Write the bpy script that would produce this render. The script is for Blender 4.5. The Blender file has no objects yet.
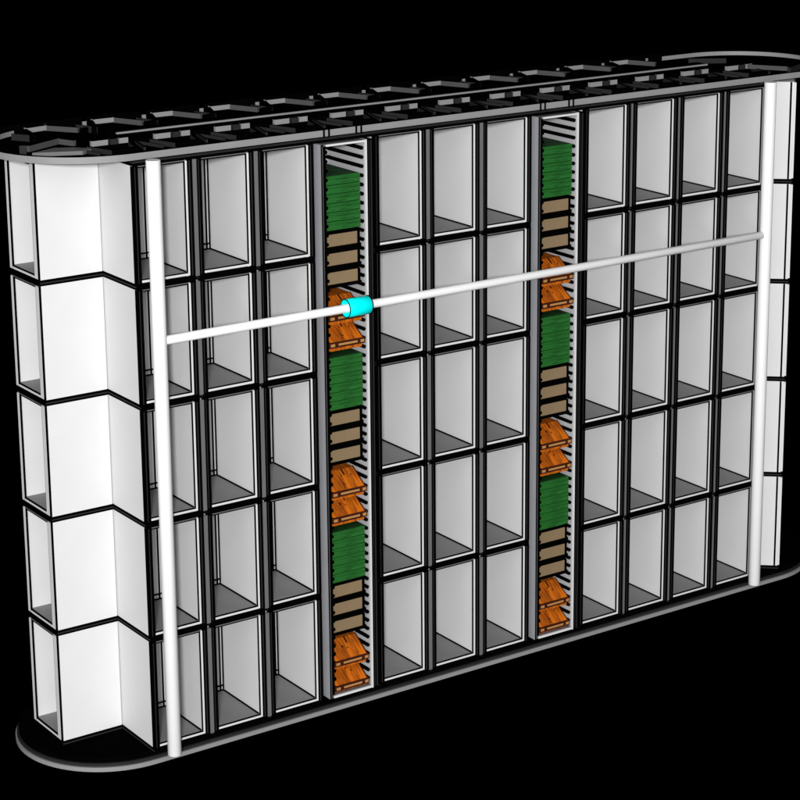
import bpy, math, random
from mathutils import Matrix, Vector

random.seed(4)
S = 0.4                      # one storey of bins is 0.4 m high
scn = bpy.context.scene
col = scn.collection

# ------------------------------------------------------------------ camera
cam_data = bpy.data.cameras.new("camera")
cam = bpy.data.objects.new("camera", cam_data)
col.objects.link(cam)
FWD = Vector((0.5551476, 0.79337267, -0.24974175)).normalized()
UP = Vector((0.14773682, 0.20142939, 0.96829749))
RIGHT = FWD.cross(UP).normalized()
UP = RIGHT.cross(FWD).normalized()
EYE = Vector((-8.38425837, -15.35552614, 3.1848818)) * S
m = Matrix((RIGHT, UP, -FWD)).transposed().to_4x4()
m.translation = EYE
cam.matrix_world = m
cam_data.sensor_width = 36
cam_data.lens = 2226.5 / 800 * 36
cam_data.shift_x = (400 - 428.18) / 800
cam_data.shift_y = (307.04 - 400) / 800
cam_data.clip_end = 200
cam_data.clip_start = 0.1
scn.camera = cam

# ------------------------------------------------------------------ world and lamps
w = bpy.data.worlds.new("World")
scn.world = w
w.use_nodes = True
w.node_tree.nodes['Background'].inputs[0].default_value = (0, 0, 0, 1)
w.node_tree.nodes['Background'].inputs[1].default_value = 0
scn.view_settings.view_transform = 'Standard'
scn.view_settings.look = 'None'
scn.view_settings.exposure = 0
scn.view_settings.gamma = 1


def lamp(name, loc, target, size, power):
    d = bpy.data.lights.new(name, 'AREA')
    d.shape = 'SQUARE'
    d.size = size
    d.energy = power
    o = bpy.data.objects.new(name, d)
    col.objects.link(o)
    o.location = loc
    o.rotation_euler = (Vector(target) - Vector(loc)).to_track_quat('-Z', 'Y').to_euler()
    return o


TGT = Vector((3.0, 0.3, -2.6)) * S
lamp("key_light", TGT - FWD * 17.5 + Vector((0, 0, 0.2)), TGT, 1.2, 2900)
lamp("soft_light", TGT - FWD * 7.6 + Vector((-1.5, 0, 1.0)), TGT, 13.0, 640)

# ------------------------------------------------------------------ materials


def mat(name, color, rough=0.5, var=0.06, scale=9.0, spec=0.3, metal=0.0, bump=0.0,
        stretch=(1, 1, 1), color2=None):
    mt = bpy.data.materials.new(name)
    mt.use_nodes = True
    nt = mt.node_tree
    b = nt.nodes['Principled BSDF']
    b.inputs['Roughness'].default_value = rough
    b.inputs['Metallic'].default_value = metal
    b.inputs['Specular IOR Level'].default_value = spec
    tc = nt.nodes.new('ShaderNodeTexCoord')
    mp = nt.nodes.new('ShaderNodeMapping')
    mp.inputs['Scale'].default_value = stretch
    nz = nt.nodes.new('ShaderNodeTexNoise')
    nz.inputs['Scale'].default_value = scale
    nz.inputs['Detail'].default_value = 5
    rp = nt.nodes.new('ShaderNodeValToRGB')
    c2 = color2 or tuple(c * (1 - var) for c in color)
    rp.color_ramp.elements[0].position = 0.35
    rp.color_ramp.elements[0].color = (*c2, 1)
    rp.color_ramp.elements[1].position = 0.65
    rp.color_ramp.elements[1].color = (*color, 1)
    nt.links.new(tc.outputs['Object'], mp.inputs[0])
    nt.links.new(mp.outputs[0], nz.inputs['Vector'])
    nt.links.new(nz.outputs['Fac'], rp.inputs[0])
    nt.links.new(rp.outputs[0], b.inputs['Base Color'])
    if bump:
        bp = nt.nodes.new('ShaderNodeBump')
        bp.inputs['Strength'].default_value = bump
        bp.inputs['Distance'].default_value = 0.002
        nt.links.new(nz.outputs['Fac'], bp.inputs['Height'])
        nt.links.new(bp.outputs[0], b.inputs['Normal'])
    return mt


WHITE = mat('white_enamel', (0.64, 0.64, 0.64), 0.6, 0.02)
ARMG = mat('dark_arm_steel', (0.07, 0.07, 0.07), 0.6, 0.1, spec=0.1)
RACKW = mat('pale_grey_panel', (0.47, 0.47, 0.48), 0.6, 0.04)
FLOORM = mat('grey_shelf_mat', (0.22, 0.22, 0.22), 0.6, 0.06)
BLACK = mat('black_rubber_and_dim_tops', (0.0012, 0.0012, 0.0012), 0.8, 0.3, spec=0.0)
STEEL = mat('slit_shade_grey', (0.13, 0.13, 0.13), 0.5, 0.08, spec=0.3)
RAILG = mat('light_grey_rail', (0.25, 0.25, 0.25), 0.5, 0.06)
DGREY = mat('dark_grey_steel', (0.022, 0.022, 0.023), 0.6, 0.1, spec=0.05)
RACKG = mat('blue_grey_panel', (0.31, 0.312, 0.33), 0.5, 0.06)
POLE = mat('white_gloss_tube', (0.80, 0.80, 0.80), 0.4, 0.02)
CYAN = mat('cyan_plastic', (0.0, 0.95, 0.95), 0.5, 0.02, spec=0.1)
GREEN = mat('green_board', (0.016, 0.135, 0.020), 0.55, 0.3, 14, bump=0.4, stretch=(1, 1, 6),
            color2=(0.009, 0.078, 0.012))
GREENP = mat('dark_green_board', (0.007, 0.05, 0.010), 0.55, 0.4, 30)
TAN = mat('tan_card', (0.22, 0.155, 0.085), 0.7, 0.12, 8)
ORANGE = mat('orange_board', (0.64, 0.150, 0.005), 0.5, 0.3, 12, bump=0.3, stretch=(7, 1, 1),
             color2=(0.26, 0.055, 0.003))
BROWN = mat('dark_red_brown', (0.045, 0.008, 0.003), 0.5, 0.3)
BRASS = mat('pale_latch', (0.42, 0.21, 0.07), 0.45, 0.1)

# ------------------------------------------------------------------ mesh helpers


class MB:
    """Collects boxes, prisms and tubes; builds ONE mesh object."""

    def __init__(self):
        self.v = []
        self.f = []
        self.mi = []
        self.sm = []

    def box(self, x0, x1, y0, y1, z0, z1, top=None, mi=0):
        n = len(self.v)
        self.v += [(x * S, y * S, z * S) for z in (z0, z1) for (x, y) in
                   ((x0, y0), (x1, y0), (x1, y1), (x0, y1))]
        fs = [(0, 3, 2, 1), (4, 5, 6, 7), (0, 1, 5, 4), (1, 2, 6, 5), (2, 3, 7, 6), (3, 0, 4, 7)]
        for k, q in enumerate(fs):
            self.f.append(tuple(n + i for i in q))
            self.mi.append(top if (top is not None and k == 1) else mi)
            self.sm.append(False)
        return self

    def prism(self, pts, z0, z1, top=None, mi=0):
        """vertical extrusion of a ccw polygon (x, y)"""
        n = len(self.v)
        k = len(pts)
        self.v += [(x * S, y * S, z0 * S) for x, y in pts] + [(x * S, y * S, z1 * S) for x, y in pts]
        self.f.append(tuple(n + i for i in reversed(range(k))))
        self.mi.append(mi)
        self.sm.append(False)
        self.f.append(tuple(n + k + i for i in range(k)))
        self.mi.append(mi if top is None else top)
        self.sm.append(False)
        for i in range(k):
            j = (i + 1) % k
            self.f.append((n + i, n + j, n + k + j, n + k + i))
            self.mi.append(mi)
            self.sm.append(False)
        return self

    def xprism(self, pts, x0, x1, mi=0):
        """extrusion along x of a polygon (y, z)"""
        n = len(self.v)
        k = len(pts)
        self.v += [(x0 * S, y * S, z * S) for y, z in pts] + [(x1 * S, y * S, z * S) for y, z in pts]
        self.f.append(tuple(n + i for i in range(k)))
        self.f.append(tuple(n + k + i for i in reversed(range(k))))
        self.mi += [mi, mi]
        self.sm += [False, False]
        for i in range(k):
            j = (i + 1) % k
            self.f.append((n + j, n + i, n + k + i, n + k + j))
            self.mi.append(mi)
            self.sm.append(False)
        return self

    def bar(self, p, q, width, z0, z1, top=None, mi=0):
        """flat bar between two plan points"""
        a = Vector(p)
        b = Vector(q)
        d = (b - a).normalized()
        nn = Vector((-d.y, d.x)) * width / 2
        return self.prism([a - nn, b - nn, b + nn, a + nn], z0, z1, top, mi)

    def tube(self, p, q, r, r_in=0.0, seg=32, dome=False):
        p = Vector(p) * S
        q = Vector(q) * S
        r *= S
        r_in *= S
        d = (q - p).normalized()
        a = d.orthogonal().normalized()
        b = d.cross(a)

        def ring(c, rad):
            n = len(self.v)
            for i in range(seg):
                t = 2 * math.pi * i / seg
                self.v.append(tuple(c + a * rad * math.cos(t) + b * rad * math.sin(t)))
            return n

        def join(n0, n1, smooth, mi=0):
            for i in range(seg):
                j = (i + 1) % seg
                self.f.append((n0 + i, n0 + j, n1 + j, n1 + i))
                self.mi.append(mi)
                self.sm.append(smooth)

        bv = r * 0.06
        c0 = ring(p, r - bv)
        c1 = ring(p + d * bv, r)
        c2 = ring(q - d * bv, r)
        c3 = ring(q, r - bv)
        join(c0, c1, False)
        join(c1, c2, True)
        join(c2, c3, False)
        if r_in:
            i0 = ring(p, r_in)
            i1 = ring(q, r_in)
            join(i0, c0, False)
            join(c3, i1, False)
            join(i1, i0, True)
        else:
            self.f.append(tuple(c0 + i for i in reversed(range(seg))))
            self.f.append(tuple(c3 + i for i in range(seg)))
            self.mi += [0, 0]
            self.sm += [False, False]
        return self

    def build(self, name, mats, parent=None, bevel=0.0):
        me = bpy.data.meshes.new(name)
        me.from_pydata(self.v, [], self.f)
        mats = mats if isinstance(mats, (list, tuple)) else [mats]
        for x in mats:
            me.materials.append(x)
        for i, pl in enumerate(me.polygons):
            pl.material_index = self.mi[i]
            pl.use_smooth = self.sm[i]
        me.update()
        o = bpy.data.objects.new(name, me)
        col.objects.link(o)
        if parent:
            o.parent = parent
        if bevel:
            bm = o.modifiers.new('bevel', 'BEVEL')
            bm.width = bevel
            bm.segments = 2
            bm.limit_method = 'ANGLE'
        return o


def empty(name, loc, rz=0.0):
    o = bpy.data.objects.new(name, None)
    o.empty_display_size = 0.05
    col.objects.link(o)
    o.location = Vector(loc) * S
    o.rotation_euler = (0, 0, rz)
    return o


def tag(o, label, cat, group=None):
    o['label'] = label
    o['category'] = cat
    if group:
        o['group'] = group
    return o


def copy_tree(src, loc, rz=0.0):
    r = src.copy()
    col.objects.link(r)
    r.location = Vector(loc) * S
    r.rotation_euler = (0, 0, rz)
    for ch in list(src.children):
        c = ch.copy()
        col.objects.link(c)
        c.parent = r
        for g in list(ch.children):
            k = g.copy()
            col.objects.link(k)
            k.parent = c
    return r


# ------------------------------------------------------------------ the oval frame
P = 0.5674                    # column pitch
YF, RR, XS, XE = 0.056, 0.82, -0.42, 6.80
YC = YF + RR


def oval(r, n=40):
    """ccw stadium outline"""
    pts = []
    for i in range(n + 1):
        t = -math.pi / 2 + math.pi * i / n
        pts.append((XE + r * math.cos(t), YC + r * math.sin(t)))
    for i in range(n + 1):
        t = math.pi / 2 + math.pi * i / n
        pts.append((XS + r * math.cos(t), YC + r * math.sin(t)))
    return pts


def oval_band(mb, r0, r1, z0, z1, top=1, mi=0, inner=1):
    a = oval(r0)
    b = oval(r1)
    k = len(a)
    n = len(mb.v)
    for pts, z in ((b, z0), (b, z1), (a, z1), (a, z0)):
        mb.v += [(x * S, y * S, z * S) for x, y in pts]
    for i in range(k):
        j = (i + 1) % k
        for s, mt, sm in ((0, mi, False), (1, top, False), (2, inner, False), (3, mi, False)):
            u = n + s * k
            v = n + ((s + 1) % 4) * k
            mb.f.append((u + i, u + j, v + j, v + i))
            mb.mi.append(mt)
            mb.sm.append(sm)
    return mb


frame = empty('carousel_frame', (3.0, YC, -5.22))
tag(frame, 'long oval grey ring frame with black brackets, carrying all the white bins',
    'storage frame')
F0 = Vector((3.0, YC, -5.22)) * S


def fr(mb, name, mats, bevel=0.0):
    o = mb.build(name, mats, frame, bevel)
    o.location = -F0
    return o


fr(oval_band(MB(), RR - 0.05, RR, -0.050, 0.004, inner=0), 'top_ring', [RAILG, BLACK])
fr(MB().prism(oval(RR - 0.052), -0.062, -0.036), 'top_deck', BLACK)
fr(oval_band(MB(), RR - 0.06, RR, -5.208, -5.170, top=0, inner=0), 'bottom_ring', [RAILG, BLACK])
mb = oval_band(MB(), RR - 0.16, RR - 0.012, -5.166, -5.140, top=0, inner=0)
fr(mb, 'bearing_plate', DGREY)
mb = oval_band(MB(), RR - 0.55, RR - 0.03, -5.138, -5.090, top=0, inner=0)
fr(mb, 'bottom_deck', BLACK)

# centre beam: a flat rail with a lighter lip on its camera side
mb = MB()
mb.box(-0.13, 6.34, 0.90, 1.04, -0.034, 0.024, top=0)
mb.box(-0.13, 6.34, 0.880, 0.898, 0.010, 0.025, mi=1)
mb.box(-0.13, 6.34, 0.70, 0.878, -0.034, -0.008)
fr(mb, 'centre_beam', [BLACK, RAILG])


def rot_pts(pts, c, a):
    ca, sa = math.cos(a), math.sin(a)
    return [(c[0] + x * ca - y * sa, c[1] + x * sa + y * ca) for x, y in pts]


def front_bracket(c, a=0.0):
    """hanger over the near row: back plate, hinge pin block and two converging arms"""
    mb = MB()
    z0, z1 = -0.034, 0.045

    def R(*p):
        return rot_pts(p, c, a)
    for q in ((-0.163, -0.018), (0.082, 0.163)):
        mb.prism(R((q[0], 0), (q[1], 0), (q[1], 0.03), (q[0], 0.03)), 0.002, z1, top=1, mi=0)
    mb.prism(R((-0.163, 0.032), (0.163, 0.032), (0.163, 0.06), (-0.163, 0.06)), z0, z1, mi=1)
    mb.prism(R((0.0, -0.012), (0.066, -0.012), (0.066, 0.03), (0.0, 0.03)), 0.002, z1 + 0.002, top=1, mi=2)
    for s in (-1, 1):
        p, q = R((0.188 * s, 0.02), (0.107 * s, -0.253))
        mb.bar(p, q, 0.03, z0, 0.006, top=1, mi=2)
        p, q = R((0.285 * s, 0.10), (0.20 * s, -0.21))
        mb.bar(p, q, 0.016, z0, -0.008, top=1, mi=2)
    p, q = R((-0.115, -0.255), (0.115, -0.255))
    mb.bar(p, q, 0.05, z0, 0.01, top=1, mi=1)
    p, q = R((-0.07, -0.18), (0.07, -0.18))
    mb.bar(p, q, 0.02, z0, -0.012, top=2, mi=2)
    return mb


def rear_bracket(c, a=0.0):
    """hanger over the far row: face plate and arms that spread towards the middle"""
    mb = MB()
    z0, z1 = -0.034, 0.040

    def R(*p):
        return rot_pts(p, c, a)
    mb.prism(R((-0.11, 0), (0.082, 0), (0.082, 0.05), (-0.11, 0.05)), 0.0, z1, top=1, mi=0)
    p, q = R((0.094, 0.012), (0.215, -0.262))
    mb.bar(p, q, 0.035, -0.005, z1 - 0.002, top=1, mi=3)
    p, q = R((0.225, -0.262), (0.33, -0.215))
    mb.bar(p, q, 0.03, -0.02, z1 - 0.02, top=1, mi=1)
    p, q = R((-0.13, 0.012), (-0.235, -0.262))
    mb.bar(p, q, 0.035, z0, z1 - 0.004, top=1, mi=1)
    p, q = R((-0.28, -0.02), (-0.20, -0.24))
    mb.bar(p, q, 0.016, z0, 0.02, top=1, mi=2)
    p, q = R((0.14, 0.13), (0.20, 0.13))
    mb.bar(p, q, 0.04, z0, 0.036, top=1, mi=2)
    return mb


BM = [RAILG, BLACK, DGREY, ARMG]  # black top faces: faint light on upward faces put into the colour
for k in range(-1, 12):
    fr(front_bracket((0.196 + k * P, 0.53)), 'hanger_bracket', BM)
for k in range(0, 11):
    fr(rear_bracket((0.075 + k * P, 1.487)), 'hanger_bracket', BM)
# brackets round the two curved ends
fr(rear_bracket((-0.56, 1.45), math.radians(10)), 'hanger_bracket', BM)
mb = MB()
mb.bar((-1.038, 0.64), (-0.69, 0.82), 0.03, 0.0, 0.048, top=1, mi=3)
mb.bar((-0.68, 0.82), (-0.62, 0.66), 0.03, 0.0, 0.044, top=1, mi=3)
mb.bar((-1.10, 0.66), (-1.05, 0.64), 0.03, -0.03, 0.055, top=1, mi=2)
fr(mb, 'curved_link', BM)
fr(MB().prism([(-1.02, 0.60), (-0.66, 0.44), (-0.55, 0.50), (-0.64, 0.62), (-0.78, 0.70)], -0.035, -0.004),
   'link_plate', STEEL)
mb = MB()
mb.box(6.335, 6.42, 0.565, 0.59, 0.0, 0.045, top=1)
mb.bar((6.50, 0.62), (6.76, 0.20), 0.03, 0.0, 0.042, top=1, mi=3)
mb.bar((6.78, 0.20), (7.10, 0.36), 0.03, -0.03, 0.03, top=1, mi=2)
fr(mb, 'curved_link', BM)
mb = MB()
mb.bar((6.46, 1.30), (6.78, 1.10), 0.04, -0.03, 0.02, top=1, mi=2)
fr(mb, 'curved_link', BM)
# black guide plate just inside the far side of the ring, open at each hanger
xa = -0.95
for k in range(-1, 11):
    xb = 0.47 + k * P
    if xb > xa:
        fr(MB().bar((xa, 1.60), (xb, 1.60), 0.03, -0.034, 0.052), 'rear_guide', BLACK)
    xa = xb + 0.06
fr(MB().bar((xa, 1.60), (6.36, 1.60), 0.03, -0.034, 0.052), 'rear_guide', BLACK)
fr(MB().bar((-1.06, 1.38), (-0.95, 1.60), 0.03, -0.034, 0.052), 'rear_guide', BLACK)

# grey strips added for the shaded bin sides in the slits, one per storey
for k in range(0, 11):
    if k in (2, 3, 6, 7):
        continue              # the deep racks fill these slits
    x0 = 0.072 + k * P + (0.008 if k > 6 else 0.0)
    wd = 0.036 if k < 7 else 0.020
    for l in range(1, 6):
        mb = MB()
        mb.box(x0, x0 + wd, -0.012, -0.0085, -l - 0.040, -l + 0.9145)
        fr(mb, 'slit_shade_strip', STEEL)
# small black clips on the ring over each rack
for k in (0, 4):
    for x in (1.345, 1.395, 1.665, 1.715):
        fr(MB().box(x + k * P, x + k * P + 0.014, 0.046, 0.054, -0.056, 0.008), 'ring_clip', BLACK)

# ------------------------------------------------------------------ bins
# local origin: middle of the front edge of the inner floor
BW = 0.532


def make_bin(DEP):
    root = empty('storage_bin', (0, 0, 0))
    xl, xr = -0.266, 0.266           # outer faces
    il, ir = -0.236, 0.191           # inner right face; the black hinge strip lies outside it
    # side panels: outer skin, full depth
    MB().box(xl, xl + 0.03, 0.012, DEP, -0.035, 0.915).build('side_panel', WHITE, root)
    MB().box(ir, xr, 0.012, DEP, -0.035, 0.915).build('side_panel', WHITE, root)
    MB().box(xl + 0.031, ir - 0.001, 0.012, DEP - 0.021, -0.035, 0.0).build('floor_panel', FLOORM, root)
    MB().box(xl + 0.031, ir - 0.001, DEP - 0.02, DEP, -0.035, 0.915).build('back_panel', WHITE, root)
    MB().box(xl + 0.031, ir - 0.001, 0.012, DEP - 0.021, 0.906, 0.915).build('top_panel', WHITE, root)
    # white front lip: right edge, bottom edge and thin top edge
    mb = MB()
    if DEP > 0.6:
        mb.box(ir + 0.008, ir + 0.0245, -0.006, 0.011, -0.0265, 0.908)
    else:                            # bins of the bends: pale edges right out to the corner
        mb.box(ir + 0.008, xr - 0.012, -0.006, 0.011, -0.0265, 0.908)
        mb.box(xl, xl + 0.038, -0.006, 0.011, -0.0265, 0.908)
    mb.box(xl + 0.047, ir + 0.007, -0.006, 0.011, -0.0265, -0.009)
    mb.build('front_lip', WHITE, root)
    MB().box(xl + 0.047, ir + 0.007, -0.004, 0.011, 0.9065, 0.9135).build('top_lip', STEEL, root)
    # black bezel strips left and right of the opening
    mb = MB()
    if DEP > 0.6:
        mb.box(xl, xl + 0.046, -0.008, 0.011, -0.035, 0.914)
        mb.box(ir + 0.025, xr, -0.008, 0.011, -0.035, 0.914)
    else:
        mb.box(xl + 0.039, xl + 0.046, -0.005, 0.011, -0.035, 0.914)
        mb.box(xr - 0.011, xr, -0.005, 0.011, -0.035, 0.914)
    if DEP > 0.6:
        mb.box(ir + 0.040, ir + 0.050, -0.0105, -0.0085, -0.030, 0.908, mi=1)
        mb.box(xl + 0.014, xl + 0.020, -0.0105, -0.0085, -0.030, 0.908, mi=1)
    mb.box(ir, ir + 0.0075, -0.004, 0.011, -0.008, 0.905)
    mb.box(xl + 0.047, ir, -0.004, 0.011, -0.0085, -0.0005)
    mb.box(xl + 0.047, ir + 0.007, -0.004, 0.011, 0.896, 0.9055)
    mb.build('bezel', [BLACK, DGREY], root)
    # black rubber seams in the inner corners
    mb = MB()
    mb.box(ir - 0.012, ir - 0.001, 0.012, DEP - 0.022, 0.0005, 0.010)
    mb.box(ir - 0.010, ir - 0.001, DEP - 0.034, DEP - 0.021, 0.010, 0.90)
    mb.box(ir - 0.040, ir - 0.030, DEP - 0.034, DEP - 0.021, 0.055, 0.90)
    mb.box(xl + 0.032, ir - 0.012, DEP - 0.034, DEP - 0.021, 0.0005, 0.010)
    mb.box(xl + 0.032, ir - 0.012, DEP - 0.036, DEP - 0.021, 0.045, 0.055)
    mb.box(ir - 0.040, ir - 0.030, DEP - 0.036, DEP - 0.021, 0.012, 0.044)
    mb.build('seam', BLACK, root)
    # black stacking base between this bin and the one below
    mb = MB()
    mb.box(xl - 0.002, xr + 0.002, -0.002, DEP + 0.001, -0.0845, -0.0355)
    mb.build('base_rail', BLACK, root)
    mb = MB()
    mb.box(xl - 0.006, xr + 0.006, 0.004, DEP + 0.001, -0.066, -0.056)
    mb.build('base_trim', DGREY, root)
    # corner edge trims on the outer sides (front vertical edges)
    mb = MB()
    if DEP > 0.6:
        mb.box(xl - 0.004, xl - 0.0005, -0.006, 0.028, -0.034, 0.914)
    else:
        mb.box(xl - 0.004, xl - 0.0005, 0.034, 0.052, -0.034, 0.914)
    mb.build('edge_trim', BLACK, root)
    return root


proto_bins = [make_bin(0.645), make_bin(0.560)]
used = [False, False]


def place_bin(loc, rz, label, kind=0):
    proto_bin = proto_bins[kind]
    if not used[kind]:
        o = proto_bin
        o.location = Vector(loc) * S
        o.rotation_euler = (0, 0, rz)
        used[kind] = True
    else:
        o = copy_tree(proto_bin, loc, rz)
    tag(o, label, 'storage bin', 'white open bins of the carousel')
    return o


rows = ['top row', 'second row', 'middle row', 'fourth row', 'bottom row']
where = {
    1: 'partly behind the left white pole',
    2: 'second column from the left pole',
    3: 'just left of the left board rack',
    5: 'just right of the left board rack',
    6: 'midway between the two board racks',
    7: 'just left of the right board rack',
    9: 'just right of the right board rack',
    10: 'second column right of the right rack',
    11: 'second column from the right pole',
    12: 'beside the right white pole',
}
for c, wtxt in where.items():
    xc = P * (c - 1) + 0.075 - BW / 2
    for l in range(1, 6):
        place_bin((xc, 0, -l), 0.0, 'white bin in the %s, %s' % (rows[l - 1], wtxt))
for l in range(1, 6):
    place_bin((-1.025, 0.577 + BW / 2, -l), math.radians(-90),
              'end bin opening left, broad white side forward, %s' % rows[l - 1], 1)
a = math.radians(48.3)
ca, sa = math.cos(a), math.sin(a)
for l in range(1, 6):
    # its left front edge stands at (6.714, .033)
    cx, cy = 6.714 + BW / 2 * ca, 0.033 + BW / 2 * sa
    place_bin((cx, cy, -l), a, 'white bin angled behind the right pole, %s' % rows[l - 1], 1)

# black cover strips above the top bins, part of the frame
mb = MB()
mb.box(-0.455, 6.316, -0.004, 0.64, -0.0845, -0.064)
fr(mb, 'cover_strip', BLACK)
mb = MB()
mb.box(-0.45, 6.31, 0.0, 0.05, -0.0635, -0.056)
fr(mb, 'cover_strip', DGREY)

# ------------------------------------------------------------------ board racks
RP = 0.0783                     # rail pitch


def make_rack():
    root = empty('board_rack', (0, 0, 0))
    # local x: 0 = outer left face; inner right face at .435
    z0, z1 = -5.035, -0.098
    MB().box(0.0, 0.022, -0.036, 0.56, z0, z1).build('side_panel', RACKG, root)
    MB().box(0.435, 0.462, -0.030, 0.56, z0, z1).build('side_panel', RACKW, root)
    MB().box(0.023, 0.434, 0.53, 0.56, z0, z1).build('back_panel', WHITE, root)
    MB().box(0.023, 0.434, -0.03, 0.529, z1 - 0.016, z1).build('top_panel', STEEL, root)
    MB().box(0.023, 0.434, -0.03, 0.529, z0, z0 + 0.03).build('floor_panel', STEEL, root)
    mb = MB()
    mb.box(0.438, 0.451, -0.044, -0.031, z0, z1)
    mb.box(0.040, 0.435, -0.044, -0.031, z0 + 0.004, z0 + 0.024)
    mb.box(0.052, 0.435, -0.044, -0.031, z1 - 0.018, z1 - 0.002)
    mb.build('front_lip', WHITE, root)
    mb = MB()
    mb.box(0.0, 0.022, -0.046, -0.037, z0, z1)
    mb.box(0.023, 0.050, -0.034, -0.020, z0 + 0.03, z1 - 0.02)
    mb.box(0.463, 0.512, -0.040, 0.56, z0, z1)
    mb.box(0.470, 0.475, -0.0425, -0.0405, z0 + 0.01, z1 - 0.01, mi=1)
    mb.box(0.488, 0.500, -0.0425, -0.0405, z0 + 0.01, z1 - 0.01, mi=1)
    mb.box(0.007, 0.014, -0.0485, -0.0465, z0 + 0.01, z1 - 0.01, mi=2)
    mb.build('bezel', [BLACK, DGREY, ARMG], root)
    # support rails, one pair per slot
    n = 62
    first = None
    rest = MB()
    cnt = 0
    items = [(1, i) for i in range(n)] + [(0, i) for i in range(n)]
    base = {}
    for side, i in items:
        z = -0.168 - i * RP
        if z < z0 + 0.06:
            continue
        if cnt < 100:
            if side not in base:
                mb = MB()
                if side:
                    mb.tube((0.418, -0.020, 0), (0.418, 0.525, 0), 0.0165, seg=10)
                else:
                    mb.tube((0.060, -0.024, 0), (0.060, 0.525, 0), 0.0165, seg=10)
                r = mb.build('support_rail', BLACK, root)
                base[side] = r
            else:
                r = base[side].copy()
                col.objects.link(r)
                r.parent = root
            r.location = (0, 0, z * S)
        else:
            rest.tube((0.060, -0.024, z), (0.060, 0.525, z), 0.0165, seg=10)
        cnt += 1
    if rest.v:
        r = rest.build('support_rail', BLACK, root)
        r['kind'] = 'stuff'
    return root


rack = make_rack()
RX = [1.262, 1.262 + 4 * P]
rack.location = Vector((RX[0], 0, 0)) * S
tag(rack, 'left of two tall narrow racks with black rails, the one behind the cyan collar', 'board rack',
    'tall board racks')
rack2 = copy_tree(rack, (RX[1], 0, 0))
tag(rack2, 'right of two tall narrow racks with black rails, without a collar before it', 'board rack',
    'tall board racks')

# ------------------------------------------------------------------ contents


def make_green(var):
    rnd = random.Random(var)
    root = empty('circuit_tray', (0, 0, 0))
    h = 0.0715
    MB().box(0.054, 0.396, -0.020, 0.50, 0, h).build('tray_body', GREEN, root, 0.0012)
    mb = MB()
    # board on top and front connectors
    mb.box(0.066, 0.384, 0.0, 0.48, h + 0.0005, h + 0.004)
    for k in range(5):
        x = 0.08 + rnd.random() * 0.24
        y = 0.03 + rnd.random() * 0.4
        mb.box(x, x + 0.04, y, y + 0.03, h + 0.0045, h + 0.006)
    mb.build('circuit_board', GREENP, root)
    mb = MB()
    x = 0.07 + rnd.random() * 0.15
    mb.box(x, min(x + 0.08 + rnd.random() * 0.1, 0.385), -0.0235, -0.0205, 0.012, 0.017)
    x = 0.10 + rnd.random() * 0.2
    mb.box(x, min(x + 0.05 + rnd.random() * 0.08, 0.385), -0.0235, -0.0205, 0.040, 0.046)
    mb.box(0.06, 0.39, -0.0215, -0.0205, 0.0005, 0.0035)
    mb.build('front_slot', GREENP, root)
    mb = MB()
    mb.xprism([(-0.030, 0.048), (-0.0205, 0.044), (-0.0205, 0.062), (-0.030, 0.058)], 0.07, 0.38)
    mb.build('front_ridge', GREEN, root)
    return root


def make_tan():
    root = empty('parts_box', (0, 0, 0))
    MB().box(0.062, 0.366, -0.012, 0.48, 0.0, 0.104).build('box_body', TAN, root, 0.0015)
    mb = MB()
    mb.box(0.052, 0.400, -0.018, 0.49, -0.028, -0.0005)
    mb.box(0.052, 0.382, -0.006, 0.49, 0.1045, 0.132)
    mb.box(0.367, 0.398, -0.002, 0.48, 0.0, 0.104)
    mb.build('box_frame', BLACK, root)
    return root


def make_orange(var):
    rnd = random.Random(var)
    root = empty('sloped_cassette', (0, 0, 0))
    # sloping top, lip, recessed lower front
    MB().xprism([(0.0, 0.0), (0.0, 0.040), (-0.022, 0.045), (-0.022, 0.078), (0.17, 0.205), (0.45, 0.205),
                 (0.45, 0.0)][::-1], 0.060, 0.405).build('cassette_body', ORANGE, root)
    mb = MB()
    mb.box(0.055, 0.415, -0.036, -0.023, 0.036, 0.086)
    mb.build('lip_frame', BROWN, root)
    mb = MB()
    mb.box(0.068, 0.108, -0.041, -0.037, 0.050, 0.074)
    mb.box(0.145, 0.335, -0.041, -0.037, 0.054, 0.072)
    mb.box(0.368, 0.402, -0.041, -0.037, 0.050, 0.074)
    mb.build('latch', BRASS, root)
    mb = MB()

    def slab(x0, x1, t0, t1, hgt=0.003):
        y = lambda t: -0.02 + 0.19 * t
        z = lambda t: 0.0795 + 0.1265 * t
        mb.xprism([(y(t0), z(t0)), (y(t1), z(t1)), (y(t1) - 0.002, z(t1) + hgt), (y(t0) - 0.002, z(t0) + hgt)],
                  x0, x1)
    slab(0.27, 0.282, 0.70, 0.98, 0.006)
    for k in range(3):
        x = 0.10 + k * 0.10 + rnd.random() * 0.05
        slab(x, x + 0.0025, 0.05 + rnd.random() * 0.3, 0.65 + rnd.random() * 0.3, 0.002)
    for k in range(2 + 5 * (var % 2)):
        x = 0.11 + rnd.random() * 0.24
        t = 0.1 + rnd.random() * 0.6
        slab(x, x + 0.006 + rnd.random() * 0.01, t, t + 0.04 + rnd.random() * 0.06)
    mb.build('surface_slot', BROWN, root)
    mb = MB()
    mb.xprism([(-0.022, 0.079), (0.17, 0.206), (0.17, 0.214), (-0.022, 0.087)][::-1], 0.398, 0.404)
    mb.xprism([(-0.022, 0.079), (0.17, 0.206), (0.17, 0.214), (-0.022, 0.087)][::-1], 0.061, 0.067)
    mb.build('edge_rib', BROWN, root)
    return root


greens = [make_green(i) for i in range(4)]
tan0 = make_tan()
oranges = [make_orange(i) for i in range(3)]
pool = {}


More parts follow.
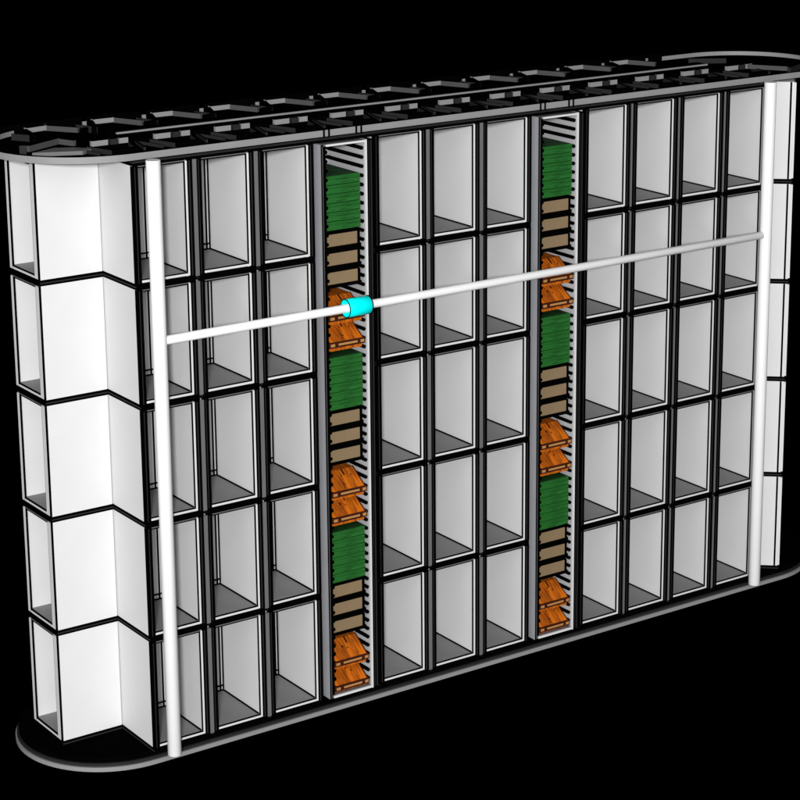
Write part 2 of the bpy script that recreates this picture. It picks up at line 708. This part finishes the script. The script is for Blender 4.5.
def put(src, loc):
    if src.name not in pool:
        pool[src.name] = True
        src.location = Vector(loc) * S
        return src
    return copy_tree(src, loc)


SET = ['upper', 'middle', 'lower']
ORD = ['topmost', 'second', 'third', 'fourth', 'fifth', 'lowest']
for ri, side in enumerate(('left', 'right')):
    for s in range(3):
        top = -0.371 - 1.566 * s
        for k in range(6):
            o = put(greens[(k * 3 + s + ri) % 4], (RX[ri], 0, top - 0.0775 * (k + 1)))
            tag(o, '%s green circuit tray of the %s green stack in the %s rack' % (ORD[k], SET[s], side),
                'circuit tray', 'green trays stacked in the racks')
        for k in range(3):
            o = put(tan0, (RX[ri], 0, top - 0.495 - 0.163 * k - 0.110))
            tag(o, '%s tan fronted box of three below the %s green stack, %s rack'
                % (('top', 'middle', 'bottom')[k], SET[s], side), 'parts box', 'tan boxes in the racks')
        for k in range(2):
            o = put(oranges[(s + k + ri) % 3], (RX[ri], 0, top - 1.283 - 0.233 * k))
            tag(o, '%s orange cassette with sloped top in the %s orange pair, %s rack'
                % (('upper', 'lower')[k], SET[s], side), 'cassette', 'orange cassettes in the racks')

# ------------------------------------------------------------------ white poles, bar and collar
YP = -0.12
guard = empty('guard_barrier', (3.0, YP, -5.075))
tag(guard, 'glossy white goalpost barrier, long crossbar between two round poles, in front of the bins', 'barrier')
G0 = Vector((3.0, YP, -5.075)) * S


def gd(mb, name, m_):
    o = mb.build(name, m_, guard)
    o.location = -G0
    return o


XL, XR = -0.335, 6.235
gd(MB().tube((XL, YP, -5.075), (XL, YP, -0.028), 0.058, seg=48), 'pole', POLE)
gd(MB().tube((XR, YP, -5.075), (XR, YP, -0.022), 0.058, seg=48), 'pole', POLE)
ZB = -1.495
gd(MB().tube((XL + 0.05, YP, ZB), (XR - 0.05, YP, ZB), 0.036, seg=40), 'crossbar', POLE)
sl = gd(MB().tube((1.43, YP, ZB), (1.655, YP, ZB), 0.078, 0.066, seg=48), 'collar', CYAN)
sl['label'] = 'bright cyan hollow collar round the white crossbar'
for x in (1.426, 1.655):
    mb = MB().tube((x, YP, ZB), (x + 0.007, YP, ZB), 0.0815, 0.0745, seg=48)
    e = mb.build('collar_rim', BLACK, sl)
